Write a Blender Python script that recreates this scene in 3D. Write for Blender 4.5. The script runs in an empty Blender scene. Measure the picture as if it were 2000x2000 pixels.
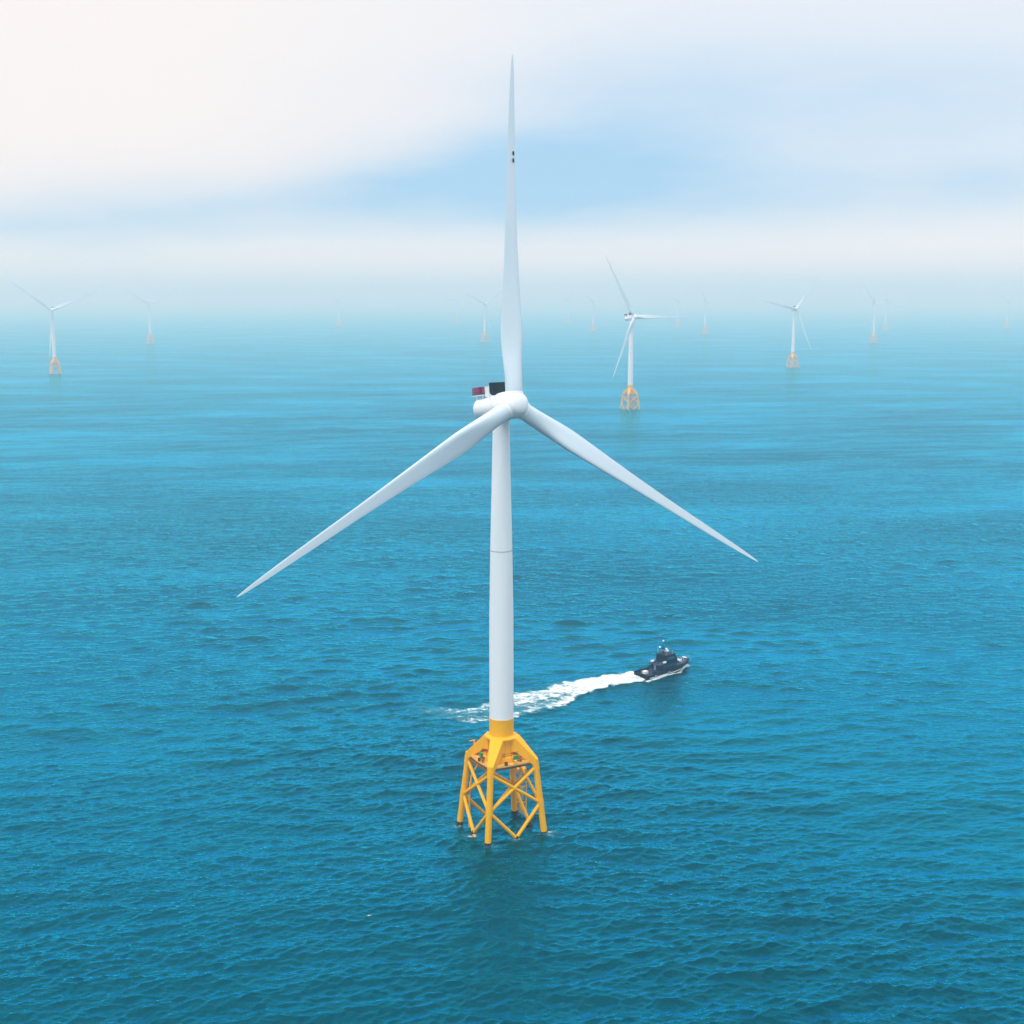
import bpy, math, random
import numpy as np
from math import sin, cos, pi, radians
from mathutils import Matrix, Vector

# ------------------------------------------------------------------ camera, sky, sun, exposure
S = bpy.context.scene
COL = S.collection
CAM_H = 139.94
cam_d = bpy.data.cameras.new('camera'); cam = bpy.data.objects.new('camera', cam_d); COL.objects.link(cam)
cam_d.sensor_width = 36; cam_d.lens = 36 * 2636.5 / 2000; cam_d.clip_start = 1; cam_d.clip_end = 90000
cam.location = (0, 0, CAM_H); cam.rotation_euler = (pi / 2 - 0.15982, 0, 0)
S.camera = cam
S.view_settings.view_transform = 'Standard'; S.view_settings.look = 'None'
S.view_settings.exposure = 0.0; S.view_settings.gamma = 1; S.view_settings.use_curve_mapping = False
S.cycles.volume_bounces = 2; S.cycles.max_bounces = 8; S.cycles.transparent_max_bounces = 16
S.cycles.caustics_reflective = False; S.cycles.caustics_refractive = False
S.cycles.use_denoising = True

SUN_EL, SUN_AZ = radians(55), radians(-135)      # azimuth from +Y (view direction), negative = left
sun_d = bpy.data.lights.new('sun', 'SUN'); sun = bpy.data.objects.new('sun', sun_d); COL.objects.link(sun)
sun_d.energy = 1.5; sun_d.angle = radians(14); sun_d.color = (1, .95, .88)
sdir = Vector((sin(SUN_AZ) * cos(SUN_EL), cos(SUN_AZ) * cos(SUN_EL), sin(SUN_EL)))
sun.rotation_euler = sdir.to_track_quat('Z', 'Y').to_euler()

class NT:
    """small helper to write node trees compactly"""
    def __init__(s, t): s.t = t; s.n = t.nodes; s.l = t.links
    def new(s, k, **kw):
        n = s.n.new(k)
        for a, b in kw.items(): setattr(n, a, b)
        return n
    def put(s, sock, v):
        if isinstance(v, bpy.types.NodeSocket): s.l.new(v, sock)
        elif isinstance(v, (tuple, list)) and sock.type == 'RGBA' and len(v) == 3: sock.default_value = (*v, 1)
        else: sock.default_value = v
    def m(s, op, a, b=0.0, c=None, clamp=False):
        n = s.new('ShaderNodeMath', operation=op, use_clamp=clamp)
        s.put(n.inputs[0], a); s.put(n.inputs[1], b)
        if c is not None: s.put(n.inputs[2], c)
        return n.outputs[0]
    def mix(s, f, a, b):
        n = s.new('ShaderNodeMix', data_type='RGBA')
        s.put(n.inputs[0], f); s.put(n.inputs[6], a); s.put(n.inputs[7], b)
        return n.outputs[2]
    def ss(s, v, a, b, lo=0.0, hi=1.0):
        n = s.new('ShaderNodeMapRange', interpolation_type='SMOOTHSTEP')
        for i, x in enumerate((v, a, b, lo, hi)): s.put(n.inputs[i], x)
        return n.outputs[0]
    def noise(s, vec, scale, detail=4, rough=.55, dist=0.0):
        n = s.new('ShaderNodeTexNoise')
        if vec is not None: s.put(n.inputs['Vector'], vec)
        n.inputs['Scale'].default_value = scale; n.inputs['Detail'].default_value = detail
        n.inputs['Roughness'].default_value = rough; n.inputs['Distortion'].default_value = dist
        return n.outputs['Fac']
    def mapping(s, vec, scale=(1, 1, 1), rot=(0, 0, 0), loc=(0, 0, 0)):
        n = s.new('ShaderNodeMapping'); s.put(n.inputs[0], vec)
        n.inputs['Scale'].default_value = scale; n.inputs['Rotation'].default_value = rot; n.inputs['Location'].default_value = loc
        return n.outputs[0]

W = bpy.data.worlds.new('World'); S.world = W; W.use_nodes = True
w = NT(W.node_tree); w.n.clear()
out = w.new('ShaderNodeOutputWorld'); bg = w.new('ShaderNodeBackground'); w.l.new(bg.outputs[0], out.inputs[0])
bg.inputs[1].default_value = 0.1
sky = w.new('ShaderNodeTexSky', sky_type='NISHITA', sun_disc=False)
sky.sun_elevation = SUN_EL; sky.sun_rotation = SUN_AZ; sky.air_density = 1.2; sky.dust_density = 1.5
tc = w.new('ShaderNodeTexCoord').outputs['Generated']
sp = w.new('ShaderNodeSeparateXYZ'); w.l.new(tc, sp.inputs[0])
X, Y, Z = sp.outputs
el = w.m('MULTIPLY', w.m('ARCSINE', Z), 180 / pi)                     # elevation, degrees
az = w.m('MULTIPLY', w.m('ARCTAN2', X, Y), 180 / pi)                  # azimuth, degrees, 0 = +Y
cv = w.new('ShaderNodeCombineXYZ'); w.put(cv.inputs[0], w.m('MULTIPLY', az, .10)); w.put(cv.inputs[1], w.m('MULTIPLY', el, .30))
n1 = w.noise(w.mapping(cv.outputs[0], rot=(0, 0, .08)), 1.0, 2, .35)
n2 = w.noise(w.mapping(cv.outputs[0], loc=(5, 2, 0), rot=(0, 0, -.1)), .7, 3, .42)
n3 = w.noise(w.mapping(cv.outputs[0], loc=(1, 7, 0), scale=(1.3, 2.0, 1)), 2.2, 3, .5)
azd = w.m('ADD', az, w.m('MULTIPLY', w.m('SUBTRACT', n1, .5), 7))
eld = w.m('ADD', el, w.m('MULTIPLY', w.m('SUBTRACT', n2, .5), 1.3))
def blob(a, e, wa, we, amt, slope=0.0):
    da = w.m('SUBTRACT', azd, a)
    de = w.m('SUBTRACT', w.m('SUBTRACT', eld, e), w.m('MULTIPLY', da, slope))
    q = w.m('ADD', w.m('POWER', w.m('ABSOLUTE', w.m('DIVIDE', da, wa)), 2), w.m('POWER', w.m('ABSOLUTE', w.m('DIVIDE', de, we)), 2))
    return w.m('MULTIPLY', w.m('EXPONENT', w.m('MULTIPLY', q, -1)), amt)
b = blob(-15, 2.9, 8, 1.3, .50, .02)
for args in [(-2, 4.1, 9, 1.8, .46, .04), (3.0, 5.0, 6.2, 2.1, .50, .02), (-4.5, 4.8, 6, 1.2, .30, .15), (5, 5.8, 9, 2.2, .22, .05), (12, 3.6, 9, 1.2, .34, 0), (4, 3.9, 16, 1.5, .14, 0),
             (7, 8.0, 6, 1.8, .34, .1), (17, 7.6, 7, 2.2, .42, 0), (20, 4.4, 4, 1.0, .35, 0), (-20, 2.6, 5, .7, .25, 0), (2, 8.8, 5, 1.5, .2, .1)]:
    b = w.m('ADD', b, blob(*args))
b = w.m('MULTIPLY', b, w.m('ADD', .72, w.m('MULTIPLY', n3, .56)), clamp=True)
WARM = (9.9, 9.25, 8.95); COOL = (8.1, 8.6, 9.35); BLUE = (3.7, 6.3, 8.9)
white = w.mix(w.ss(azd, -17, 9), WARM, COOL)
white = w.mix(w.ss(el, 5.0, 1.2), white, (10.6, 10.0, 9.4))
white = w.mix(w.ss(el, 2.2, -.2), white, (8.9, 9.1, 9.1))
cl = w.mix(b, white, BLUE)
# overcast vault: brighter towards the zenith, duller and bluer behind the viewer
back = w.ss(Y, .45, -.35)
vault = w.mix(back, (14.2, 14.6, 14.8), (10.8, 12.9, 14.2))
vault = w.mix(w.ss(w.noise(tc, 3.0, 4, .5), .38, .66), vault, w.mix(.5, vault, sky.outputs[0]))
zen = w.ss(Z, .35, .95)
vault = w.mix(zen, vault, (17, 17, 17))
full = w.mix(w.ss(Z, .20, .34), w.mix(back, cl, (9.6, 11.9, 13.3)), vault)
w.l.new(full, bg.inputs[0])

# ------------------------------------------------------------------ helpers
rng = np.random.default_rng(7); random.seed(7)
def tag(o, label=None, cat=None, group=None, kind=None):
    for k, v in (('label', label), ('category', cat), ('group', group), ('kind', kind)):
        if v: o[k] = v
    return o
def link(name, me, mats=(), parent=None, smooth=True):
    for mm in (mats if isinstance(mats, (list, tuple)) else [mats]): me.materials.append(mm)
    o = bpy.data.objects.new(name, me); COL.objects.link(o); o.parent = parent
    if smooth and len(me.polygons):
        me.polygons.foreach_set('use_smooth', [True] * len(me.polygons))
        if smooth == 'auto': me.set_sharp_from_angle(angle=radians(38))
    return o
class MB:
    """collects shapes into one mesh"""
    def __init__(s): s.v = []; s.f = []; s.mi = []; s.cur = 0
    def add(s, vs, fs):
        k = len(s.v); s.v += [tuple(p) for p in vs]; s.f += [tuple(i + k for i in f) for f in fs]; s.mi += [s.cur] * len(fs); return s
    def rings(s, rings, cap=True, close=False):
        n = len(rings[0]); vs = [p for r in rings for p in r]; fs = []
        for j in range(len(rings) - 1 + (1 if close else 0)):
            a = j * n; b_ = ((j + 1) % len(rings)) * n
            for i in range(n): i2 = (i + 1) % n; fs.append((a + i, a + i2, b_ + i2, b_ + i))
        if cap and not close: fs.append(tuple(range(n))[::-1]); fs.append(tuple(range(len(vs) - n, len(vs))))
        return s.add(vs, fs)
    def tube(s, pts, rad, n=12, cap=True):
        pts = [Vector(p) for p in pts]; rad = rad if isinstance(rad, (list, tuple)) else [rad] * len(pts); R = []
        side = None
        for i, p in enumerate(pts):
            d = (pts[min(i + 1, len(pts) - 1)] - pts[max(i - 1, 0)]).normalized()
            if side is None: side = d.cross(Vector((0, 0, 1)) if abs(d.z) < .9 else Vector((1, 0, 0))).normalized()
            side = (side - d * side.dot(d)).normalized(); up = d.cross(side)
            R.append([p + (side * cos(2 * pi * k / n) + up * sin(2 * pi * k / n)) * rad[i] for k in range(n)])
        return s.rings(R, cap)
    def lathe(s, prof, n=48, M=None, cap=True):
        """prof: (radius, height) about Z, or about M"""
        R = [[(r * cos(2 * pi * k / n), r * sin(2 * pi * k / n), z) for k in range(n)] for r, z in prof]
        if M: R = [[M @ Vector(p) for p in r] for r in R]
        return s.rings(R, cap)
    def box(s, c, d, M=None, bevel=0):
        x, y, z = d[0] / 2, d[1] / 2, d[2] / 2
        vs = [Vector((c[0] + i * x, c[1] + j * y, c[2] + k * z)) for k in (-1, 1) for i, j in ((-1, -1), (1, -1), (1, 1), (-1, 1))]
        if M: vs = [M @ p for p in vs]
        return s.add(vs, [(3, 2, 1, 0), (4, 5, 6, 7), (0, 1, 5, 4), (1, 2, 6, 5), (2, 3, 7, 6), (3, 0, 4, 7)])
    def prism(s, poly, a, b, M=None):
        """poly: 2D outline in X-Z, extruded along Y from a to b"""
        n = len(poly); vs = [Vector((p[0], a, p[1])) for p in poly] + [Vector((p[0], b, p[1])) for p in poly]
        if M: vs = [M @ p for p in vs]
        return s.add(vs, [tuple(range(n)), tuple(range(n, 2 * n))[::-1]] + [(i, i + n, (i + 1) % n + n, (i + 1) % n) for i in range(n)])
    def build(s, name, mats, parent=None, smooth='auto', bevel=0):
        import bmesh
        me = bpy.data.meshes.new(name); me.from_pydata(s.v, [], s.f)
        me.polygons.foreach_set('material_index', s.mi)
        bm = bmesh.new(); bm.from_mesh(me); bmesh.ops.recalc_face_normals(bm, faces=bm.faces)
        if bevel:
            ed = [e for e in bm.edges if len(e.link_faces) == 2 and e.calc_face_angle(0) > .6]
            bmesh.ops.bevel(bm, geom=ed, offset=bevel, segments=2, affect='EDGES', clamp_overlap=True)
        bm.to_mesh(me); bm.free()
        return link(name, me, mats, parent, smooth)

def paint(name, col, rough=.45, dirt=(.0, .0, .0), amt=.25, scale=.35, streak=3.0, bump=0.0, metallic=0.0, spec=.5):
    """painted surface: base colour with weathering patches and vertical streaks"""
    m = bpy.data.materials.new(name); m.use_nodes = True; t = NT(m.node_tree)
    p = m.node_tree.nodes['Principled BSDF']
    oc = t.new('ShaderNodeTexCoord').outputs['Object']
    a = t.noise(t.mapping(oc, scale=(1, 1, 1 / streak)), scale, 6, .62)
    c = t.noise(t.mapping(oc, scale=(1, 1, .12)), scale * 7, 4, .6)
    f = t.m('MULTIPLY', t.ss(t.m('ADD', t.m('MULTIPLY', a, .6), t.m('MULTIPLY', c, .4)), .45, .72), amt)
    t.put(p.inputs['Base Color'], t.mix(f, col, dirt))
    t.put(p.inputs['Roughness'], t.m('ADD', rough, t.m('MULTIPLY', a, .18)))
    p.inputs['Metallic'].default_value = metallic; p.inputs['Specular IOR Level'].default_value = spec
    if bump:
        bn = t.new('ShaderNodeBump'); bn.inputs['Strength'].default_value = bump; bn.inputs['Distance'].default_value = .05
        t.put(bn.inputs['Height'], c); t.l.new(bn.outputs[0], p.inputs['Normal'])
    return m
M_WHITE = paint('turbine_white_paint', (.86, .885, .91), .38, (.58, .62, .66), .22, .12, 6)
M_BLADE = paint('blade_gelcoat', (.64, .73, .80), .32, (.55, .6, .64), .18, .10, 8)
M_SEAM = paint('seam_grey', (.36, .42, .48), .5, (.25, .28, .3), .3, 1)
M_YELLOW = paint('yellow_offshore_paint', (.95, .47, .002), .42, (.72, .30, .004), .22, .45, 4, .15, spec=.15)
M_DECK = paint('yellow_deck_paint', (.95, .52, .12), .6, (.55, .3, .07), .35, 1.1, 1)
M_BLACK = paint('black_radiator', (.002, .002, .003), .6, (.008, .006, .01), .3, 2, spec=.1)
M_RED = paint('crimson_rail_paint', (.30, .002, .06), .5, (.06, .0, .02), .5, 1.5, spec=.1)
M_GROWTH = paint('marine_growth', (.012, .016, .014), .7, (.05, .05, .03), .4, 2.5, 1, .6)
M_GREEN = paint('green_cabinet_paint', (.01, .30, .09), .45, (.0, .12, .04), .3, 1)
M_RUST = paint('brown_steel', (.16, .05, .01), .7, (.05, .02, .01), .4, 2)
M_NAVY = paint('navy_hull_paint', (.0025, .003, .008), .4, (.012, .016, .03), .25, .6, 2, spec=.1)
M_NAVY2 = paint('navy_house_paint', (.004, .006, .035), .4, (.02, .03, .08), .3, 1.0, 2, spec=.15)
M_BDECK = paint('dark_boat_deck', (.010, .016, .035), .6, (.05, .07, .11), .4, 1.5, 1)
M_BWHITE = paint('boat_white_paint', (.80, .82, .86), .35, (.5, .52, .56), .2, 1)
M_BLUEGREY = paint('boat_pale_blue_paint', (.32, .42, .60), .4, (.2, .28, .4), .3, 1)
M_GLASS = paint('boat_window_glass', (.05, .13, .19), .06, (.03, .08, .12), .3, 3, spec=.9)

# ------------------------------------------------------------------ the sea
def band(N, L, lmin, lmax, slope, th0, p, seed):
    """one directional band of waves as a periodic tile: height, x and y displacement"""
    r = np.random.default_rng(seed)
    k1 = 2 * pi * np.fft.fftfreq(N, L / N); kx, ky = np.meshgrid(k1, k1, indexing='ij')
    k = np.hypot(kx, ky); k[0, 0] = 1
    lam = 2 * pi / k
    th = np.arctan2(kx, ky) - th0
    D = np.abs(np.cos(th)) ** p + .04
    A = k ** -2.0 * D * np.clip((lam - lmin * .8) / (lmin * .4), 0, 1) * np.clip((lmax * 1.2 - lam) / (lmax * .4), 0, 1)
    A[0, 0] = 0
    F = A * (r.normal(size=(N, N)) + 1j * r.normal(size=(N, N)))
    h = np.fft.ifft2(F).real
    hs = np.fft.ifft2(F * 1j * kx).real; hs2 = np.fft.ifft2(F * 1j * ky).real
    s = slope / math.sqrt((hs ** 2 + hs2 ** 2).mean())
    dx = np.fft.ifft2(F * 1j * kx / k).real; dy = np.fft.ifft2(F * 1j * ky / k).real
    return [a * s for a in (h, dx, dy)]
TH = radians(-14)
BANDS = [(512, 509.0, 18, 110, .042, TH, 6, 11, 0.0), (512, 173.0, 4.5, 18, .14, TH - .12, 4, 12, .21), (512, 61.0, .9, 4.5, .36, TH + .15, 2, 13, -.37)]
TILES = [band(*b_[:8]) for b_ in BANDS]
def sample(tile, L, x, y):
    N = tile[0].shape[0]; fx = (x / L * N) % N; fy = (y / L * N) % N
    i = np.floor(fx).astype(int) % N; j = np.floor(fy).astype(int) % N; a = fx - np.floor(fx); c = fy - np.floor(fy)
    i1 = (i + 1) % N; j1 = (j + 1) % N
    return [t[i, j] * (1 - a) * (1 - c) + t[i1, j] * a * (1 - c) + t[i, j1] * (1 - a) * c + t[i1, j1] * a * c for t in tile]
def gust(x, y):
    return 1 + .30 * np.sin(x / 97 + 1.3 * np.sin(y / 141 + .5)) * np.sin(y / 118 + 1.1 * np.sin(x / 163)) + .15 * np.sin(x / 31 + y / 47)
def sea(x, y, spacing):
    """displaced sea surface; waves too short for the mesh spacing fade out"""
    h = np.zeros_like(x); dx = np.zeros_like(x); dy = np.zeros_like(x); g = gust(x, y)
    for (N, L, lmin, lmax, *_r, rot), T in zip(BANDS, TILES):
        wgt = np.clip((lmin * 1.35 / spacing - 1.3) / 2.0, 0, 1)
        xr = x * cos(rot) - y * sin(rot); yr = x * sin(rot) + y * cos(rot)
        hh, ddx, ddy = sample(T, L, xr, yr)
        amp = wgt * (g if lmax < 30 else 1)
        h += hh * amp; q = .8 * amp
        dx += (ddx * cos(rot) + ddy * sin(rot)) * q; dy += (-ddx * sin(rot) + ddy * cos(rot)) * q
    return h, dx, dy
def spacing_at(r): return np.maximum(.42, r * r / 185000 * .52)

radii = [1.0]
while radii[-1] < 185: radii.append(radii[-1] + max(1.5, (185 - radii[-1]) * .12))
while radii[-1] < 3000: radii.append(radii[-1] + float(spacing_at(radii[-1])))
while radii[-1] < 27500: radii.append(radii[-1] * 1.035)
radii = np.array(radii)
fine = np.linspace(-radians(25.5), radians(25.5), 900)
az_a = np.concatenate([fine, np.linspace(radians(25.5), 2 * pi - radians(25.5), 110)[1:-1]])
Rg, Ag = np.meshgrid(radii, az_a, indexing='ij')
x = Rg * np.sin(Ag); y = Rg * np.cos(Ag)
dr = np.gradient(radii)[:, None]; da = np.gradient(np.append(az_a, az_a[0] + 2 * pi))[:-1][None, :]
spc = np.maximum(dr, Rg * np.abs(da)) * np.ones_like(Rg)
h, dx, dy = sea(x, y, spc)
nr, na = x.shape
co = np.stack([x + dx, y + dy, h], -1).reshape(-1, 3)
ii, jj = np.meshgrid(np.arange(nr - 1), np.arange(na), indexing='ij'); j2 = (jj + 1) % na
quads = np.stack([ii * na + jj, (ii + 1) * na + jj, (ii + 1) * na + j2, ii * na + j2], -1).reshape(-1, 4)
def grid_mesh(name, co, quads):
    me = bpy.data.meshes.new(name)
    me.vertices.add(len(co)); me.vertices.foreach_set('co', co.astype(np.float32).ravel())
    me.loops.add(quads.size); me.loops.foreach_set('vertex_index', quads.astype(np.int32).ravel())
    me.polygons.add(len(quads)); me.polygons.foreach_set('loop_start', np.arange(0, quads.size, 4, dtype=np.int32))
    me.update(calc_edges=True); me.validate()
    me.polygons.foreach_set('use_smooth', np.ones(len(quads), dtype=bool))
    return me
me = grid_mesh('water', co, quads[:, ::-1])
at = me.attributes.new('far', 'FLOAT', 'POINT')
far = np.clip((spc - .9) / 3.5, 0, 1).ravel(); at.data.foreach_set('value', far.astype(np.float32))
at = me.attributes.new('mid', 'FLOAT', 'POINT'); at.data.foreach_set('value', np.clip((spc - .45) / .6, 0, 1).ravel().astype(np.float32))

mw = bpy.data.materials.new('sea_water'); mw.use_nodes = True; t = NT(mw.node_tree); t.n.clear()
mo = t.new('ShaderNodeOutputMaterial')
pos = t.new('ShaderNodeNewGeometry').outputs['Position']
fa = t.new('ShaderNodeAttribute', attribute_name='far').outputs['Fac']
def nz(rot, sc, scale, detail=3, rough=.5): return t.noise(t.mapping(pos, rot=(0, 0, rot), scale=sc), scale, detail, rough)
near_h = t.m('ADD', t.m('MULTIPLY', nz(.2, (.5, 1, 1), 1.3, 3, .6), .30), t.m('MULTIPLY', nz(-.35, (.6, 1, 1), .42, 2), .30))
far_h = t.m('ADD', t.m('MULTIPLY', nz(.12, (.35, 1, 1), .13, 3), 2.0), t.m('MULTIPLY', nz(-.2, (.3, 1, 1), .038, 3), 2.0))
ma = t.new('ShaderNodeAttribute', attribute_name='mid').outputs['Fac']
mid_h = t.m('MULTIPLY', t.m('ADD', t.m('MULTIPLY', nz(.05, (.4, 1, 1), .33, 3, .62), 2.1), t.m('MULTIPLY', nz(-.3, (.5, 1, 1), .9, 2, .6), .6)), ma)
gust_n = t.noise(t.mapping(pos, rot=(0, 0, .25), scale=(.45, 1, 1)), .0085, 3, .55)
gamp = t.m('ADD', .45, t.m('MULTIPLY', t.ss(gust_n, .3, .7), .9))
hgt = t.m('MULTIPLY', t.m('ADD', t.m('ADD', near_h, mid_h), t.m('MULTIPLY', far_h, fa)), gamp)
bn = t.new('ShaderNodeBump'); bn.inputs['Strength'].default_value = 1; bn.inputs['Distance'].default_value = 1.0; t.put(bn.inputs['Height'], hgt)
fr = t.new('ShaderNodeFresnel'); fr.inputs[0].default_value = 1.33; t.l.new(bn.outputs[0], fr.inputs['Normal'])
df = t.new('ShaderNodeBsdfDiffuse'); gl = t.new('ShaderNodeBsdfGlossy', distribution='GGX'); gl.inputs['Roughness'].default_value = .06
t.put(gl.inputs['Color'], (.015, .69, 1.0))
deep = t.noise(t.mapping(pos, rot=(0, 0, .3), scale=(.5, 1, 1)), .012, 4, .55)
t.put(df.inputs['Color'], t.mix(t.ss(deep, .3, .72), (.0001, .013, .020), (.0001, .027, .042)))
t.l.new(bn.outputs[0], gl.inputs['Normal'])
bn2 = t.new('ShaderNodeBump'); bn2.inputs['Strength'].default_value = 1; bn2.inputs['Distance'].default_value = 1.0; t.put(bn2.inputs['Height'], hgt)
t.l.new(bn2.outputs[0], df.inputs['Normal'])
mx = t.new('ShaderNodeMixShader'); t.put(mx.inputs[0], t.m('MULTIPLY', fr.outputs[0], 2.35, clamp=True))
t.l.new(df.outputs[0], mx.inputs[1]); t.l.new(gl.outputs[0], mx.inputs[2]); t.l.new(mx.outputs[0], mo.inputs[0])
water = link('water', me, mw, smooth=False); tag(water, kind='structure')

# even sea haze: one closed box round camera, sea and turbines
hz = MB().box((0, 0, 120), (58000, 58000, 268)).build('haze', [], smooth=False)
mh = bpy.data.materials.new('haze'); mh.use_nodes = True; t = NT(mh.node_tree); t.n.clear()
mo = t.new('ShaderNodeOutputMaterial'); pv = t.new('ShaderNodeVolumePrincipled'); t.l.new(pv.outputs[0], mo.inputs['Volume'])
t.put(pv.inputs['Color'], (.60, .82, .97)); t.put(pv.inputs['Absorption Color'], (1, 1, 1)); pv.inputs['Density'].default_value = 3.3e-4
pv.inputs['Anisotropy'].default_value = .72
hz.data.materials.append(mh); tag(hz, kind='stuff')

# ------------------------------------------------------------------ wind turbine
BASE = (-2.75, 340.7); HUB_Z, TILT, R_TIP = 112.0, .135, 85.6
LEG_A = [radians(-17.1 - 90 * k) for k in range(4)]
def leg_r(z): return 11.75 - .130 * z
def lp(k, z, r=None):
    a = LEG_A[k % 4]; r = leg_r(z) if r is None else r
    return Vector((r * cos(a), r * sin(a), z))
def make_blade(marks):
    secs = [(1.9, 4.3, 1.0, 0), (4, 4.3, 1.0, 0), (7, 4.45, .93, 3), (11, 4.95, .66, 9), (15, 5.5, .46, 12), (18.5, 5.65, .38, 11), (24, 5.1, .32, 9),
            (31, 4.35, .28, 6.5), (40, 3.5, .245, 4), (50, 2.75, .22, 2), (60, 2.25, .20, .8), (70, 1.75, .19, .2), (78, 1.25, .18, 0), (83, .72, .18, 0), (85, .38, .18, 0), (85.6, .12, .18, 0)]
    n = 36; rings = []
    def section(c, th, tw, r, round_):
        pts = []
        for i in range(n):
            a = 2 * pi * i / n; u = (1 + cos(a)) / 2                     # u=1 leading edge (+X)
            xx = u; s_ = 1 - u
            yt = 5 * th * (.2969 * math.sqrt(max(s_, 0)) - .126 * s_ - .3516 * s_ ** 2 + .2843 * s_ ** 3 - .1036 * s_ ** 4)
            up = sin(a) >= 0
            yy = yt * (1.15 if up else -.72) * (1 if up else (1 - .35 * sin(pi * min(1, s_ * 1.0))))
            cxx, cyy = cos(a) / 2, sin(a) / 2
            px = (xx - .56) * (1 - round_) + cxx * round_; py = yy * (1 - round_) + cyy * round_
            pts.append((px * c, py * c))
        bt = radians(tw); pre = -(.010 * r + 3.0 * (r / R_TIP) ** 2.2)
        return [Vector((px * cos(bt) + py * sin(bt) * 0 + 0, 0, 0)) + Vector((py * sin(bt), py * cos(bt) - px * sin(bt) + pre, r)) for px, py in pts]
    for r, c, th, tw in secs:
        rd = max(0, min(1, (13 - r) / 9)) if r < 13 else 0
        rd = rd * rd * (3 - 2 * rd)
        rings.append(section(c, max(th, .18) if rd < 1 else .5, tw, r, rd))
    # denser along the span for smooth shading
    m_ = MB(); m_.rings(rings)
    return m_
BLADE = make_blade(False)

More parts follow.
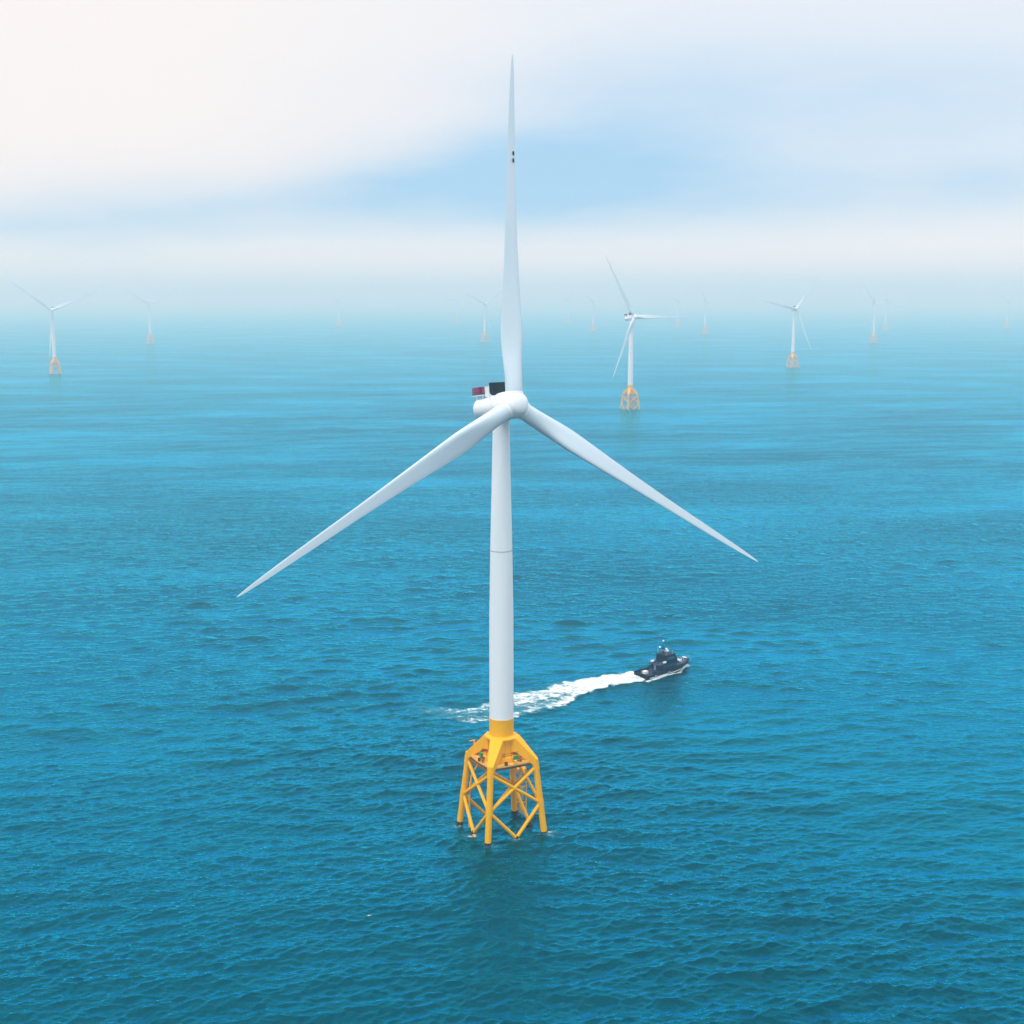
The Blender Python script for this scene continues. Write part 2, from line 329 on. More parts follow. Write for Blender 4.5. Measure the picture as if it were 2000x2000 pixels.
def make_turbine(name):
    root = bpy.data.objects.new(name, None); COL.objects.link(root); root.location = (*BASE, 0); root.empty_display_size = 5
    # tower
    tw = MB().lathe([(3.16, 30.6), (3.16, 46), (3.12, 58), (2.85, 75), (2.5, 90), (2.2, 104), (2.15, HUB_Z - 2.2)], 64).build('tower', M_WHITE, root)
    MB().lathe([(3.135, 74.92), (2.885, 75.0), (2.91, 75.0), (2.91, 75.16), (2.8, 75.16)], 64).build('seam_ring', M_SEAM, tw) if False else None
    for z, r in ((75.0, 2.85), (51.5, 3.145)):
        MB().lathe([(r - .1, z), (r + .022, z), (r + .022, z + .22), (r - .1, z + .22)], 64, cap=False).build('seam_ring', M_SEAM if z > 60 else M_WHITE, tw)
    # transition piece: yellow collar, shoulder ring, centre column, drum
    tp = MB().lathe([(3.19, 25.9), (3.19, 30.2), (3.24, 30.2), (3.24, 30.62), (3.0, 30.62)], 64)
    tp.lathe([(3.25, 25.2), (4.35, 25.3), (4.35, 25.75), (3.25, 26.05)], 48)
    tp.lathe([(3.6, 19.6), (3.5, 22.0), (3.3, 25.3)], 48, cap=False)
    tpo = tp.build('transition_piece', M_YELLOW, root)
    MB().lathe([(5.3, 19.9), (5.3, 21.0), (5.1, 21.1), (3.45, 21.1)], 48, cap=False).build('column_drum', M_YELLOW, tpo)
    dr_ = MB(); ring = [Vector((5.15 * cos(2 * pi * i / 36), 5.15 * sin(2 * pi * i / 36), 21.1)) for i in range(37)]
    for p in ring[:-1:2]: dr_.tube([p, p + Vector((0, 0, 1.1))], .05, 5)
    for z_ in (.55, 1.1): dr_.tube([p + Vector((0, 0, z_)) for p in ring], .05, 5, cap=False)
    dr_.build('drum_railing', M_RUST, tpo)
    for k in range(4):                                                    # box-girder arms down to the leg heads
        a = LEG_A[k]; c_, s_ = cos(a), sin(a)
        def P(r, q, z): return (r * c_ - q * s_, r * s_ + q * c_, z)
        prof = [(3.0, 25.85, 22.0, 1.9), (4.4, 25.75, 22.0, 1.75), (9.0, 21.0, 18.6, .95), (9.75, 20.15, 18.6, .85)]
        rr = [[P(r, -q, zt), P(r, q, zt), P(r, q, zb), P(r, -q, zb)] for r, zt, zb, q in prof]
        m_ = MB(); m_.rings(rr); m_.build('arm', M_YELLOW, tpo, bevel=.10)
    for ang in (-162, -48):                                               # green cabinets against the drum
        M = Matrix.Rotation(radians(ang), 4, 'Z')
        g = MB(); g.box((5.65, 0, 20.6), (.6, 1.3, 1.5), M).box((5.65, 0, 21.4), (.75, 1.45, .12), M); g.build('cabinet', M_GREEN, tpo, bevel=.12)
    # platform deck between the leg heads
    zd = 19.7; pl = MB()
    corners = [lp(k, zd, 9.0) for k in range(4)]; outline = []
    for k in range(4):
        A, B = corners[k], corners[(k + 1) % 4]; o_ = ((A + B) / 2); o_.z = 0; o_ = o_.normalized()
        for q in range(8):
            f = q / 8; outline.append(A.lerp(B, f) + o_ * .55 * sin(pi * f))
    pl.add([p + Vector((0, 0, .12)) for p in outline] + [p - Vector((0, 0, .35)) for p in outline],
           [tuple(range(32)), tuple(range(32, 64))[::-1]] + [(i, i + 32, (i + 1) % 32 + 32, (i + 1) % 32) for i in range(32)])
    plo = pl.build('platform', M_DECK, root)
    eb = MB()
    for k in range(4): eb.tube([lp(k, zd - .75, 9.1), lp(k + 1, zd - .75, 9.1)], .3, 10)
    eb.build('edge_beam', M_RUST, plo)
    rl = MB()
    for i in range(32):
        p = outline[i]; q = outline[(i + 1) % 32]
        rl.tube([p + Vector((0, 0, .1)), p + Vector((0, 0, 1.25))], .045, 5)
        for z_ in (.65, 1.22): rl.tube([p + Vector((0, 0, z_)), q + Vector((0, 0, z_))], .04, 5)
    rl.build('railing', M_YELLOW, plo)
    r_ = random.Random(5)
    for k, (rad, ang, sx, sy, sz) in enumerate([(7.0, -80, .6, .8, .9), (7.0, -58, .6, .6, .9), (6.7, -148, .7, .5, .8), (6.6, -136, .7, .5, 1.3), (5.6, 14, .8, .8, 1.2), (6.0, 150, .9, .6, 1.2), (6.3, -40, .8, .6, .8)]):
        M = Matrix.Rotation(radians(ang), 4, 'Z')
        g = MB(); g.box((rad, 0, zd + .12 + sz / 2), (sx, sy, sz), M).box((rad, 0, zd + .15 + sz), (sx + .12, sy + .12, .08), M)
        g.build('equipment_box', [M_RUST, M_DECK, M_BLACK, M_RUST, M_YELLOW, M_YELLOW, M_RUST][k], plo, bevel=.03)
    cr = MB(); p = lp(2, zd, 7.6) + Vector((0, 1.6, 0))
    cr.tube([p, p + Vector((0, 0, 3.4))], .22, 10).tube([p + Vector((0, 0, 3.3)), p + Vector((-1.3, -2.4, 3.9))], [.18, .1], 8)
    cr.build('davit_crane', M_YELLOW, plo)
    # legs, with dark growth at the waterline
    for k in range(4):
        lg = MB().tube([lp(k, -12), lp(k, 18.5), lp(k, 20.2, 9.2)], [.86, .80, .80], 24)
        for z_ in (8.3, 18.2): lg.tube([lp(k, z_ - 1.0), lp(k, z_ + 1.0)], .90, 24)
        lo = lg.build('leg', M_YELLOW, root)
        MB().tube([lp(k, -3), lp(k, .35), lp(k, .6)], [.98, .97, .9], 20).build('marine_growth', M_GROWTH, lo)
    # X braces: upper bay full, lower bay crosses at the water
    zt, zm = 18.0, 8.3
    for k in range(4):
        q = k + 1
        for a_, b_ in ((k, q), (q, k)):
            MB().tube([lp(a_, zt), lp(b_, zm)], .44, 16).build('brace', M_YELLOW, root)
            e = lp(a_, zm).lerp(lp(b_, -9.5), .5)
            bo = MB().tube([lp(a_, zm), lp(b_, -9.5)], .47, 16).build('brace', M_YELLOW, root)
            if a_ == k: MB().tube([lp(a_, zm).lerp(lp(b_, -9.5), .43), lp(a_, zm).lerp(lp(b_, -9.5), .6)], .62, 12).build('marine_growth', M_GROWTH, bo)
    # J tubes bending in under the deck
    for k, off in ((0, (-8.6, 2.2, 0)), (1, (-3.4, -1.2, 0))):
        A = Vector(off); top = Vector((A.x * .42, A.y * .42, 19.2))
        pts = [Vector((A.x, A.y, -6)), Vector((A.x, A.y, 6)), Vector((A.x * .97, A.y * .97, 11.0)), Vector((A.x * .9, A.y * .9, 14.4)), Vector((A.x * .7, A.y * .7, 17.2)), top]
        fine_ = []
        for i in range(len(pts) - 1):
            p0, p1, p2, p3 = pts[max(i - 1, 0)], pts[i], pts[i + 1], pts[min(i + 2, len(pts) - 1)]
            for s_ in range(6):
                u = s_ / 6; fine_.append(.5 * ((2 * p1) + (p2 - p0) * u + (2 * p0 - 5 * p1 + 4 * p2 - p3) * u * u + (3 * p1 - p0 - 3 * p2 + p3) * u ** 3))
        fine_.append(top)
        MB().tube(fine_, .26, 12).build('cable_tube', M_YELLOW, root)
    # boat landing on the far leg: bumper tubes, ladder, rest platform
    bl = MB(); a = LEG_A[3]; dirv = Vector((cos(a), sin(a), 0)); sd = Vector((-sin(a), cos(a), 0)); cpt = lp(3, 0) + dirv * .4 - sd * 2.2
    for s_ in (-.9, .9): bl.tube([cpt + sd * s_ + Vector((0, 0, -3)), cpt + sd * s_ + Vector((0, 0, 12.5)), cpt + sd * s_ - dirv * .8 + Vector((0, 0, 13.4))], .26, 10)
    for z_ in (3, 7.5, 12): bl.tube([cpt - sd * .9 + Vector((0, 0, z_)), lp(3, z_)], .2, 8).tube([cpt + sd * .9 + Vector((0, 0, z_)), lp(3, z_)], .2, 8)
    blo = bl.build('boat_landing', M_YELLOW, root)
    ld = MB(); lc = cpt - dirv * .7
    for s_ in (-.28, .28): ld.tube([lc + sd * s_ + Vector((0, 0, -1)), lc + sd * s_ + Vector((0, 0, 18.6)) - dirv * 1.9], .07, 6)
    for i in range(48):
        z_ = -.8 + i * .4; o_ = -dirv * 1.9 * (z_ + 1) / 19.6
        ld.tube([lc - sd * .28 + o_ + Vector((0, 0, z_)), lc + sd * .28 + o_ + Vector((0, 0, z_))], .035, 4)
    for i in range(9):
        z_ = 4 + i * 1.6; o_ = -dirv * 1.9 * (z_ + 1) / 19.6
        arc = [lc + o_ + sd * .55 * cos(q) + dirv * .65 * sin(q) + Vector((0, 0, z_)) for q in np.linspace(0, pi, 9)]
        ld.tube(arc, .05, 4)
    ld.build('caged_ladder', M_YELLOW, blo)
    rp = MB(); pz = 13.2; pc = lc - dirv * .9
    for p_ in ((0, 0),): rp.box((pc.x, pc.y, pz), (2.4, 2.4, .14))
    rp.build('rest_platform', M_DECK, blo)
    # nacelle: canopy cylinder with generator ring (axis along -Y, origin at tower top)
    AX = Matrix.Rotation(radians(90), 4, 'X')                            # +Z -> -Y
    nc = MB()
    nc.lathe([(.6, -10.5), (2.0, -10.4), (2.5, -10.15), (2.72, -9.7), (2.8, -9.1), (2.85, -4), (2.9, .8)], 56, AX)
    nc.lathe([(2.7, .2), (3.2, .5), (3.5, .9), (3.55, 3.2), (3.45, 3.5), (3.0, 3.65)], 56, AX)
    nc.lathe([(2.35, -4.6), (2.3, 0), (2.3, .0001)], 8) if False else None
    no = nc.build('nacelle', M_WHITE, root)
    yb = MB().lathe([(2.16, -3.4), (2.3, -3.2), (2.5, -2.2), (2.5, -.6)], 48).build('yaw_collar', M_WHITE, no)
    ck = MB()
    ck.prism([(-2.9, 3.6), (-2.9, 6.1), (2.9, 6.1), (2.9, 3.6), (2.3, 2.9), (-2.3, 2.9)], -.8, .4)
    cko = ck.build('cooler', M_BLACK, no, bevel=.06)
    br = MB()
    for s_ in (-2.6, 0, 2.6): br.tube([(s_, .75, 2.1 if s_ == 0 else 1.4), (s_, .75, 5.8)], .12, 6).tube([(s_ * .8, 2.2, 1.9), (s_, .75, 5.3)], .1, 6)
    br.build('cooler_frame', M_WHITE, no)
    hd = MB(); hd.box((0, 7.75, 3.35), (4.7, 5.1, .22))
    for yy in (6.2, 9.4):
        for s_ in (-1.6, 1.6): hd.tube([(s_, yy, 1.7), (s_, yy, 3.3)], .16, 8)
    hdo = hd.build('hoist_deck', M_WHITE, no)
    hr = MB()
    for (x0, y0, x1, y1) in ((-2.3, 5.25, 2.3, 5.25), (-2.3, 10.2, 2.3, 10.2), (-2.3, 5.25, -2.3, 10.2), (2.3, 5.25, 2.3, 10.2)):
        L_ = math.hypot(x1 - x0, y1 - y0); n_ = int(L_ / .55)
        for i in range(n_ + 1):
            f = i / n_; hr.tube([(x0 + (x1 - x0) * f, y0 + (y1 - y0) * f, 3.46), (x0 + (x1 - x0) * f, y0 + (y1 - y0) * f, 5.35)], .085, 5)
        for z_ in (3.75, 4.3, 4.85, 5.35): hr.tube([(x0, y0, z_), (x1, y1, z_)], .11, 5)
    hr.build('hoist_railing', M_RED, hdo)
    for s_ in (-2.2, 2.2): MB().box((s_, 6.1, 4.4), (.12, 1.5, 1.9)).build('mesh_panel', M_BLACK, hdo)
    MB().box((0, 4.5, 4.1), (3.6, .3, 2.6)).build('bracket_panel', M_WHITE, no, bevel=.05)
    ms = MB().tube([(-1.2, 2.9, 2.6), (-1.2, 2.9, 5.4)], .05, 6).tube([(-1.6, 2.9, 5.2), (-.8, 2.9, 5.2)], .04, 5); ms.build('wind_vane', M_WHITE, no)
    # hub: sphere-like spinner with nose dome and three root collars
    hb = MB(); H = 6.5
    hb.lathe([(2.95, -2.75), (3.25, -2.5), (3.4, -1.6), (3.42, 0), (3.3, 1.1), (3.0, 1.95), (2.55, 2.5)], 56, AX)
    hbo = hb.build('hub', M_WHITE, root)
    MB().lathe([(2.56, 2.42), (2.5, 2.62), (2.2, 3.0), (1.6, 3.35), (.9, 3.52), (.15, 3.58)], 56, AX).build('nose_dome', M_WHITE, hbo)
    for k in range(3):
        MB().lathe([(2.35, 1.6), (2.35, 3.1), (2.28, 3.3), (2.1, 3.32)], 40, Matrix.Rotation(2 * pi / 3 * k, 4, 'Y')).build('root_collar', M_WHITE, hbo)
    for k in range(3):
        me_ = None
        bo = MB(); bo.v = BLADE.v; bo.f = BLADE.f; bo.mi = BLADE.mi
        if k == 0: b0 = bo.build('blade', M_BLADE, root, smooth=True); bl_me = b0.data; b_ = b0
        else:
            b_ = bpy.data.objects.new('blade', bl_me); COL.objects.link(b_); b_.parent = root
    return root

def kids(o): return [c for c in ALLC.get(o.name, [])]
def copy_tree(o, parent=None):
    c = o.copy(); COL.objects.link(c); c.parent = parent
    for ch in o.children: copy_tree(ch, c)
    return c
def pose(root, yaw, az):
    """turn nacelle and rotor into the wind and the blades to their angle"""
    top = Matrix.Translation((0, 0, HUB_Z)) @ Matrix.Rotation(yaw, 4, 'Z') @ Matrix.Rotation(-TILT, 4, 'X')
    hubm = top @ Matrix.Translation((0, -6.5, 0)); k = 0
    for ch in root.children:
        n_ = ch.name.split('.')[0]
        if n_ == 'nacelle': ch.matrix_local = top
        elif n_ == 'hub': ch.matrix_local = hubm @ Matrix.Rotation(az, 4, 'Y')
        elif n_ == 'blade':
            ch.matrix_local = hubm @ Matrix.Rotation(az + 2 * pi / 3 * k, 4, 'Y'); k += 1

T0 = make_turbine('wind_turbine')
tag(T0, 'huge white wind turbine nearest the viewer, on a bright yellow lattice jacket', 'wind turbine', 'wind turbines standing in the sea')
FAR = [
 ((145, 1658), .60, -.507, 'second nearest wind turbine, just right of the central one, one blade level'),
 ((-811, 2406), .40, -.927, 'leftmost clearly seen wind turbine, blades in a wide V, pinkish yellow jacket'),
 ((-1033, 3885), .40, -.987, 'small hazy turbine with blades in a V, next to the right of the leftmost one'),
 ((-81, 4029), .55, .913 - 2 * pi / 3, 'small pale turbine just left of the tall blade of the central turbine'),
 ((542, 2620), .40, .713, 'mid sized turbine on the right, one blade pointing up to the right'),
 ((1047, 3939), .50, -.687, 'second turbine from the right edge, blade crossing a fainter one'),
 ((-758, 5961), .40, -.927, 'very faint turbine alone between the left pair and the central tower'),
 ((311, 5228), .40, -1.047, 'faint turbine with blades in a V between the central blade and the second nearest turbine'),
 ((691, 4874), .70, -.547, 'faint turbine with one level blade, right of the second nearest turbine'),
 ((1470, 5362), .50, -.167, 'very faint turbine with an upright blade, partly behind the small far right turbine'),
 ((705, 5803), .55, .753, 'barely visible turbine just above the level blade of the second nearest turbine'),
 ((-268, 6618), .60, .493, 'barely visible turbine left of the small pale one beside the central blade'),
 ((273, 6607), .50, .633, 'barely visible turbine close to the right of the central upright blade'),
 ((2104, 5796), .50, .913, 'barely visible turbine at the far right edge of the view'),
]
for (bx, by), yaw, azb, lab in FAR:
    c = copy_tree(T0); c.location = (bx, by, 0); c['label'] = lab
    pose(c, yaw, azb)
pose(T0, .536, .048)
# maker-less dark marking on the upright blade
bl0 = [c for c in T0.children if c.name.split('.')[0] == 'blade'][0]
mk = MB()
for r0 in (60.0, 61.7): mk.box((.35, -(.010 * r0 + 3.0 * (r0 / R_TIP) ** 2.2) - .26, r0), (.45, .12, .95))
mk.build('marking', M_BLACK, bl0)

# ------------------------------------------------------------------ patrol vessel
def make_boat():
    root = bpy.data.objects.new('patrol_boat', None); COL.objects.link(root)
    L, B = 26.0, 7.0
    st = []                                                               # x, half beam at deck, half beam at chine, deck z, keel z
    for i in range(25):
        f = i / 24; xx = -14.8 + 26.8 * f
        hb_ = B / 2 * (1 - max(0, (f - .58) / .42) ** 2.3) * (.95 + .05 * min(1, f * 4)) ; hb_ = max(hb_, .06)
        ch = hb_ * (.86 - .55 * max(0, (f - .35) / .65) ** 1.3)
        dz = (2.1 if f < .33 else 2.1 + .75 * min(1, (f - .33) / .05)) + .25 * max(0, (f - .45) / .55) ** 1.6
        rake = 1.9 * max(0, (f - .75) / .25) ** 1.4
        st.append((xx, hb_, ch, dz, rake))
    R = []
    for xx, hb_, ch, dz, rk in st:
        x0 = xx + rk * 0.0
        R.append([(xx + rk * .9, hb_, dz), (xx + rk * .55, (hb_ + ch) / 2 + .05, dz * .5), (xx, ch, .35), (xx - rk * .1, ch * .8, -.1), (xx - rk * .2, 0.0, -1.2),
                  (xx - rk * .1, -ch * .8, -.1), (xx, -ch, .35), (xx + rk * .55, -(hb_ + ch) / 2 - .05, dz * .5), (xx + rk * .9, -hb_, dz)])
    hull = MB(); n = 9; vs = [p for r in R for p in r]; fs = []
    for j in range(24):
        for i in range(n - 1): fs.append((j * n + i, j * n + i + 1, (j + 1) * n + i + 1, (j + 1) * n + i))
    fs.append(tuple(range(n))); fs.append(tuple(range(24 * n, 25 * n)))
    hull.add(vs, fs); ho = hull.build('hull', M_NAVY, root)
    dk = MB(); vs = []; fs = []
    for j, (xx, hb_, ch, dz, rk) in enumerate(st):
        for s_ in (1, -1): vs.append((xx + rk * .9, s_ * (hb_ - .12 if hb_ > .3 else hb_ * .5), dz - (.6 if j < 8 else .5)))
    for j in range(24): fs.append((2 * j, 2 * j + 1, 2 * j + 3, 2 * j + 2))
    dk.add(vs, fs); dk.build('deck', M_BDECK, ho)
    sr = MB()
    for s_ in (1, -1):
        sr.tube([(xx + rk * .15, s_ * ((hb_ + ch) / 2 + .02), .95 + .35 * max(0, (xx) / 13) ** 2) for xx, hb_, ch, dz, rk in st[1:24]], .16, 6)
    sr.build('spray_rail', M_BWHITE, ho)
    rb = MB()
    for s_ in (1, -1): rb.tube([(xx + rk * .88, s_ * (hb_ + .04), dz) for xx, hb_, ch, dz, rk in st], .11, 6)
    rb.build('gunwale', M_NAVY2, ho)
    fd = MB()
    for xx in (-10.5, -2.6):
        for s_ in (1, -1):
            arc = [(xx + .75 * cos(q), s_ * 3.46, .9 + .75 * sin(q)) for q in np.linspace(0, pi, 9)]; fd.tube(arc, .13, 6)
    fd.build('fender', M_BLUEGREY, ho)
    # main deckhouse
    dh = MB().prism([(-5.6, 1.2), (-5.6, 4.1), (-4.9, 4.45), (3.6, 4.45), (5.6, 3.3), (6.4, 2.2), (6.4, 1.2)], -2.6, 2.6).build('deckhouse', M_NAVY2, root, bevel=.12)
    for s_ in (1, -1):
        for xx in (-4.0, -2.3, -.4, 1.5, 3.2):
            MB().box((xx, s_ * 2.63, 3.45), (1.0, .05, .62)).build('window', M_GLASS, dh, bevel=.02)
    for xx in (-6.0,): MB().box((xx + .38, .9, 2.6), (.06, .9, 2.0)).build('door', M_BLUEGREY, dh)
    # wheelhouse
    wh = MB().prism([(-3.4, 4.5), (-3.0, 7.0), (2.4, 7.0), (3.9, 4.5)], -2.3, 2.3).build('wheelhouse', M_NAVY, root, bevel=.1)
    for s_ in (1, -1):
        for xx in (-1.5, -.1, 1.25): MB().box((xx, s_ * 2.33, 5.95), (1.15, .05, .8)).build('window', M_GLASS, wh)
    for yy in (-1.3, 0, 1.3):
        M = Matrix.Translation((3.05, yy, 5.95)) @ Matrix.Rotation(-radians(31), 4, 'Y'); MB().box((0, 0, 0), (.06, 1.15, .85), M).build('window', M_GLASS, wh)
    MB().box((-.4, 0, 7.12), (6.0, 4.9, .18)).build('roof', M_NAVY2, wh, bevel=.05)
    # aft upper deck overhang, life raft canisters, exhaust
    MB().prism([(-7.4, 4.15), (-7.4, 4.3), (-4.9, 4.5), (-4.9, 4.35)], -2.5, 2.5).build('deck_overhang', M_BDECK, dh)
    po = MB()
    for s_ in (1, -1): po.tube([(-7.2, s_ * 2.3, .9), (-7.2, s_ * 2.3, 4.15)], .09, 6)
    po.build('overhang_post', M_NAVY2, dh)
    for xx, yy, zz in ((-6.0, 1.7, 4.85), (-4.0, -2.3, 4.95)):
        MB().lathe([(.1, -.75), (.36, -.7), (.40, -.4), (.40, .4), (.36, .7), (.1, .75)], 16, Matrix.Translation((xx, yy, zz)) @ Matrix.Rotation(pi / 2, 4, 'Y')).build('life_raft_canister', M_BWHITE, root)
    # mast with radars and domes
    ms = MB()
    for s_ in (.5, -.5): ms.tube([(-2.2, s_, 6.9), (-1.9, s_ * .3, 9.4)], [.13, .10], 8)
    ms.tube([(-1.2, 0, 6.9), (-1.8, 0, 9.6)], [.2, .14], 8).tube([(-1.8, 0, 9.4), (-1.8, 0, 13.2)], [.10, .04], 6)
    ms.tube([(-1.9, -1.6, 8.9), (-1.9, 1.6, 8.9)], .08, 6).tube([(-1.8, -.6, 11.7), (-1.8, .6, 11.7)], .05, 5)
    mo_ = ms.build('mast', M_NAVY2, root)
    def dome(x_, y_, z_, r):
        MB().lathe([(r * .6, -r * .7), (r * .95, -r * .4), (r, 0), (r * .85, r * .55), (r * .5, r * .9), (.03, r)], 16, Matrix.Translation((x_, y_, z_))).build('radar_dome', M_BWHITE, mo_)
    dome(-1.9, -1.5, 9.3, .42); dome(-1.9, 1.5, 9.3, .38); dome(-1.8, 0, 11.9, .34); dome(1.4, .9, 7.6, .36); dome(-.2, -.6, 8.2, .5)
    MB().box((-1.3, 0, 8.3), (.3, 2.0, .3)).tube([(-1.3, 0, 7.4), (-1.3, 0, 8.3)], .2, 8).build('radar_scanner', M_BWHITE, mo_, bevel=.05)
    an = MB()
    for x_, y_, h_ in ((-2.6, 1.9, 3.0), (-2.6, -1.9, 2.6), (1.2, -1.8, 1.6)): an.tube([(x_, y_, 6.9), (x_, y_, 6.9 + h_)], [.05, .025], 5)
    an.build('whip_antenna', M_BWHITE, mo_)
    # rails, foredeck gear, aft deck gear
    ra = MB()
    for s_ in (1, -1):
        pts = [(xx + rk * .88, s_ * max(hb_ - .1, .03), dz) for xx, hb_, ch, dz, rk in st[15:25]]
        for p_ in pts: ra.tube([p_, (p_[0], p_[1], p_[2] + .95)], .035, 4)
        for z_ in (.5, .95): ra.tube([(p_[0], p_[1], p_[2] + z_) for p_ in pts], .035, 4)
        pts = [(x_, s_ * 2.5, 4.45) for x_ in np.linspace(-7.2, -3.4, 6)]
        for p_ in pts: ra.tube([p_, (p_[0], p_[1], p_[2] + .95)], .03, 4)
        ra.tube([(p_[0], p_[1], p_[2] + .95) for p_ in pts], .03, 4)
    ra.build('railing', M_BLUEGREY, root)
    g = MB(); g.box((8.0, 0, 3.1), (1.3, 1.1, .7)).tube([(8.0, -.9, 3.4), (8.0, .9, 3.4)], .3, 10).tube([(9.6, .5, 3.1), (9.6, .5, 3.7)], .15, 8).tube([(9.6, -.5, 3.1), (9.6, -.5, 3.7)], .15, 8)
    g.build('windlass', M_BWHITE, root)
    g = MB().box((10.9, 0, 3.9), (.8, 1.6, .35)).build('bow_locker', M_BWHITE, root, bevel=.05)
    MB().box((-11.6, .6, 1.9), (1.9, 1.5, 1.1)).build('deck_locker', M_BWHITE, root, bevel=.06)
    MB().box((-9.2, -1.9, 1.9), (1.6, 1.0, 1.0)).build('deck_locker', M_NAVY2, root, bevel=.06)
    cr = MB().tube([(-13.2, 1.9, 1.4), (-13.2, 1.9, 3.3)], .2, 8).tube([(-13.2, 1.9, 3.2), (-10.8, 1.5, 3.7)], [.16, .1], 8)
    cr.build('deck_crane', M_NAVY2, root)
    return root
boat = make_boat()
HEAD = radians(39)
BC = Vector((57.6, 488.0, 0))
boat.scale = (.89, 1.14, 1.05); boat.location = (BC.x, BC.y, .55); boat.rotation_euler = (0, radians(-1.0), HEAD)
tag(boat, 'dark navy patrol boat with white mast domes steaming ahead of its wake', 'boat')

# ------------------------------------------------------------------ foam
mf = bpy.data.materials.new('sea_foam'); mf.use_nodes = True; t = NT(mf.node_tree); t.n.clear()
mo = t.new('ShaderNodeOutputMaterial'); pos = t.new('ShaderNodeNewGeometry').outputs['Position']
fo = t.new('ShaderNodeAttribute', attribute_name='foam').outputs['Fac']
warp = t.noise(pos, .22, 3, .6)
vo = t.new('ShaderNodeTexVoronoi', feature='DISTANCE_TO_EDGE'); vo.inputs['Scale'].default_value = .42
ad = t.new('ShaderNodeVectorMath', operation='ADD'); t.put(ad.inputs[0], pos); cb = t.new('ShaderNodeCombineXYZ')
t.put(cb.inputs[0], t.m('MULTIPLY', warp, 9)); t.put(cb.inputs[1], t.m('MULTIPLY', t.noise(pos, .31, 3, .6), 9)); t.l.new(cb.outputs[0], ad.inputs[1])
t.l.new(ad.outputs[0], vo.inputs['Vector'])
lace = t.m('SUBTRACT', .34, t.m('MULTIPLY', vo.outputs['Distance'], 1.0))
nn = t.noise(t.mapping(pos, rot=(0, 0, -.9), scale=(.45, 1, 1)), .6, 6, .68)
val = t.m('ADD', t.m('MULTIPLY', fo, 1.25), t.m('ADD', t.m('MULTIPLY', t.m('SUBTRACT', nn, .5), 1.7), t.m('MULTIPLY', lace, .55)))
alpha = t.m('MULTIPLY', t.ss(val, .38, .92), t.ss(fo, .0, .08))
milky = t.m('MULTIPLY', t.ss(fo, .02, .5), .30)
dfw = t.new('ShaderNodeBsdfDiffuse'); t.put(dfw.inputs[0], t.mix(alpha, (.16, .50, .60), t.mix(t.ss(nn, .3, .62), (.42, .52, .56), (.74, .75, .75))))
bnf = t.new('ShaderNodeBump'); bnf.inputs['Strength'].default_value = .7; bnf.inputs['Distance'].default_value = .5; t.put(bnf.inputs['Height'], nn); t.l.new(bnf.outputs[0], dfw.inputs['Normal'])
tr = t.new('ShaderNodeBsdfTransparent'); mx = t.new('ShaderNodeMixShader'); t.put(mx.inputs[0], t.m('MAXIMUM', alpha, milky))
t.l.new(tr.outputs[0], mx.inputs[1]); t.l.new(dfw.outputs[0], mx.inputs[2]); t.l.new(mx.outputs[0], mo.inputs[0])

def vnoise(x, y, s, seed):
    r = np.random.default_rng(seed).random((64, 64)); fx = (x / s) % 64; fy = (y / s) % 64
    i = np.floor(fx).astype(int) % 64; j = np.floor(fy).astype(int) % 64; a = fx - np.floor(fx); c = fy - np.floor(fy)
    a = a * a * (3 - 2 * a); c = c * c * (3 - 2 * c); i1 = (i + 1) % 64; j1 = (j + 1) % 64
    return r[i, j] * (1 - a) * (1 - c) + r[i1, j] * a * (1 - c) + r[i, j1] * (1 - a) * c + r[i1, j1] * a * c
def foam_sheet(name, P, foam, lift, lump):
    """P: (n, m, 2) grid of places on the sea; foam: (n, m) amount"""
    x, y = P[..., 0], P[..., 1]; r = np.hypot(x, y)
    h, dx, dy = sea(x, y, spacing_at(r))
    z = h + lift + lump * foam * (vnoise(x, y, 1.1, 3) + .6 * vnoise(x, y, .5, 4))
    n, m = x.shape; co = np.stack([x + dx, y + dy, z], -1).reshape(-1, 3)
    i, j = np.meshgrid(np.arange(n - 1), np.arange(m - 1), indexing='ij')
    q = np.stack([i * m + j, (i + 1) * m + j, (i + 1) * m + j + 1, i * m + j + 1], -1).reshape(-1, 4)
    me = grid_mesh(name, co, q); a = me.attributes.new('foam', 'FLOAT', 'POINT'); a.data.foreach_set('value', foam.astype(np.float32).ravel())
    return link(name, me, mf, smooth=False)
up = np.array([(47.0, 488.6), (37, 484.5), (27, 480), (16.7, 474), (.9, 464), (-13, 450), (-27, 449), (-42, 452)], float)
lo = np.array([(51.2, 476.8), (39, 469), (27.3, 462.5), (17.6, 446.5), (.9, 435.0), (-12.8, 431), (-24, 434), (-40, 438)], float)
dens = np.array([1.0, .86, .73, .62, .50, .40, .26, .0])
u = np.linspace(0, 7, 300); v = np.linspace(-.25, 1.25, 90)
U = np.stack([np.interp(u, range(8), up[:, k]) for k in (0, 1)], -1); Lw = np.stack([np.interp(u, range(8), lo[:, k]) for k in (0, 1)], -1)
P = Lw[:, None, :] + (U - Lw)[:, None, :] * v[None, :, None]
D = np.interp(u, range(8), dens)[:, None]
ed = vnoise(P[..., 0], P[..., 1], 4.5, 21) * .5 + vnoise(P[..., 0], P[..., 1], 1.6, 22) * .5
vv = np.abs(v[None, :] - .5) * 2
prof = np.clip((1.0 - vv + (ed - .5) * .55) / .28, 0, 1)
mid = 1 - .42 * np.exp(-((v[None, :] - .36) / .16) ** 2) * np.clip((u[:, None] - 1.8) / 1.5, 0, 1)
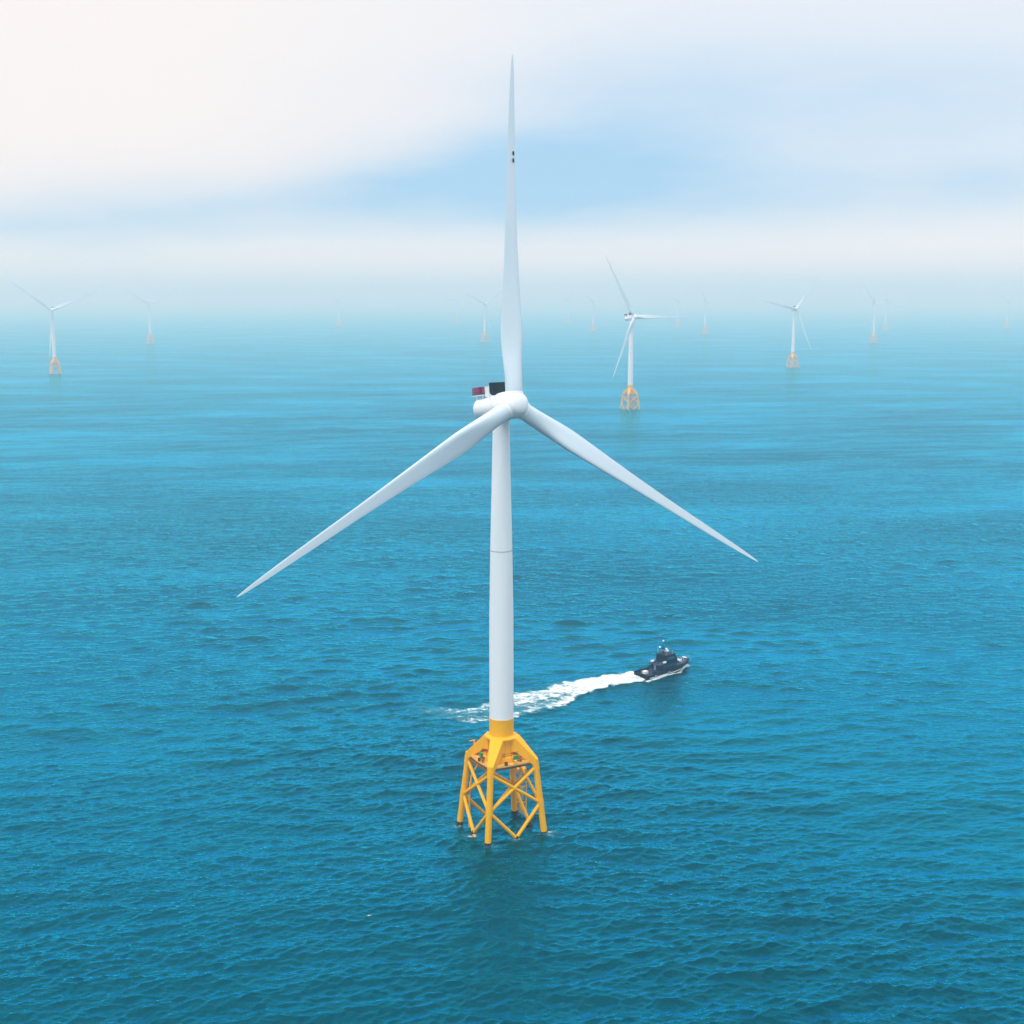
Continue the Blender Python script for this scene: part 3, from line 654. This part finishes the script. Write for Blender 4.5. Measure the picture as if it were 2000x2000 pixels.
o = foam_sheet('wake', P, D * prof * mid, .16, .30); tag(o, 'long white foaming wake trailing behind the dark patrol boat', kind='stuff')
# bow and side wash round the hull
c_, s_ = cos(HEAD), sin(HEAD)
def boat_xy(a, b): return (BC.x + a * c_ - b * s_, BC.y + a * s_ + b * c_)
gx = np.linspace(-17, 14.8, 160); gy = np.linspace(-7.5, 7.5, 90); GX, GY = np.meshgrid(gx, gy, indexing='ij')
hbm = 3.9 * (1 - np.clip((GX + 1) / 12.6, 0, 1) ** 1.7); dist = np.abs(GY) - hbm
ax_ = np.clip((12.8 - GX) / 1.6, 0, 1)
fm = np.clip(1 - np.abs(dist - .2 - .03 * (13 - GX)) / (0.75 + .03 * (13 - GX)), 0, 1) * ax_ * (.72 + .5 * vnoise(GX, GY, 1.7, 8)) + np.clip(1 - np.hypot(GX - 11.6, GY * .8) / 2.6, 0, 1) * 1.1
fm = np.where((np.abs(GY) < hbm * .85) & (GX < 9), fm * 0, fm)
P = np.stack([BC.x + .89 * GX * c_ - GY * s_, BC.y + .89 * GX * s_ + GY * c_], -1)
o = foam_sheet('bow_wash', P, fm * 1.0, .14, .40); tag(o, 'white foam curling round the bow and sides of the dark boat', kind='stuff')
# churned water round the jacket legs, and two lone whitecaps
def patch(name, cx, cy, rx, ry, amt, label, seed=1, rot=0.0):
    n = 40; gx = np.linspace(-1, 1, n); A, B = np.meshgrid(gx, gx, indexing='ij')
    X_ = cx + (A * rx) * cos(rot) - (B * ry) * sin(rot); Y_ = cy + (A * rx) * sin(rot) + (B * ry) * cos(rot)
    f = np.clip(1 - np.hypot(A, B) + (vnoise(A + 3, B + 3, .3, seed) - .5) * .5, 0, 1) * amt; f[[0, -1], :] = 0; f[:, [0, -1]] = 0
    o = foam_sheet(name, np.stack([X_, Y_], -1), f, .10, .2); tag(o, label, kind='stuff'); return o
pts = [(lp(k, 0) + Vector((*BASE, 0)), a) for k, a in ((0, .40), (1, .34), (2, .42), (3, .28))]
for k, (p, a) in enumerate(pts):
    patch('foam', p.x + (1.2 if k != 2 else -.8), p.y - .4, 3.4, 3.0, a, 'thin churned foam round a yellow jacket leg', 30 + k)
for k in (0, 1):
    m_ = (lp(k, 0) + lp(k + 1, 0)) / 2 + Vector((*BASE, 0)); patch('foam', m_.x - .5, m_.y - 1.0, 4.5, 3.0, .30, 'thin foam under the crossing of the jacket braces', 50 + k)
patch('whitecap', 43.4, 896, 1.8, 3.6, 1.0, 'lone whitecap to the right of the tower', 61)
patch('whitecap', -32.3, 288, .9, .6, .8, 'lone small whitecap on the left of the foreground water', 62)
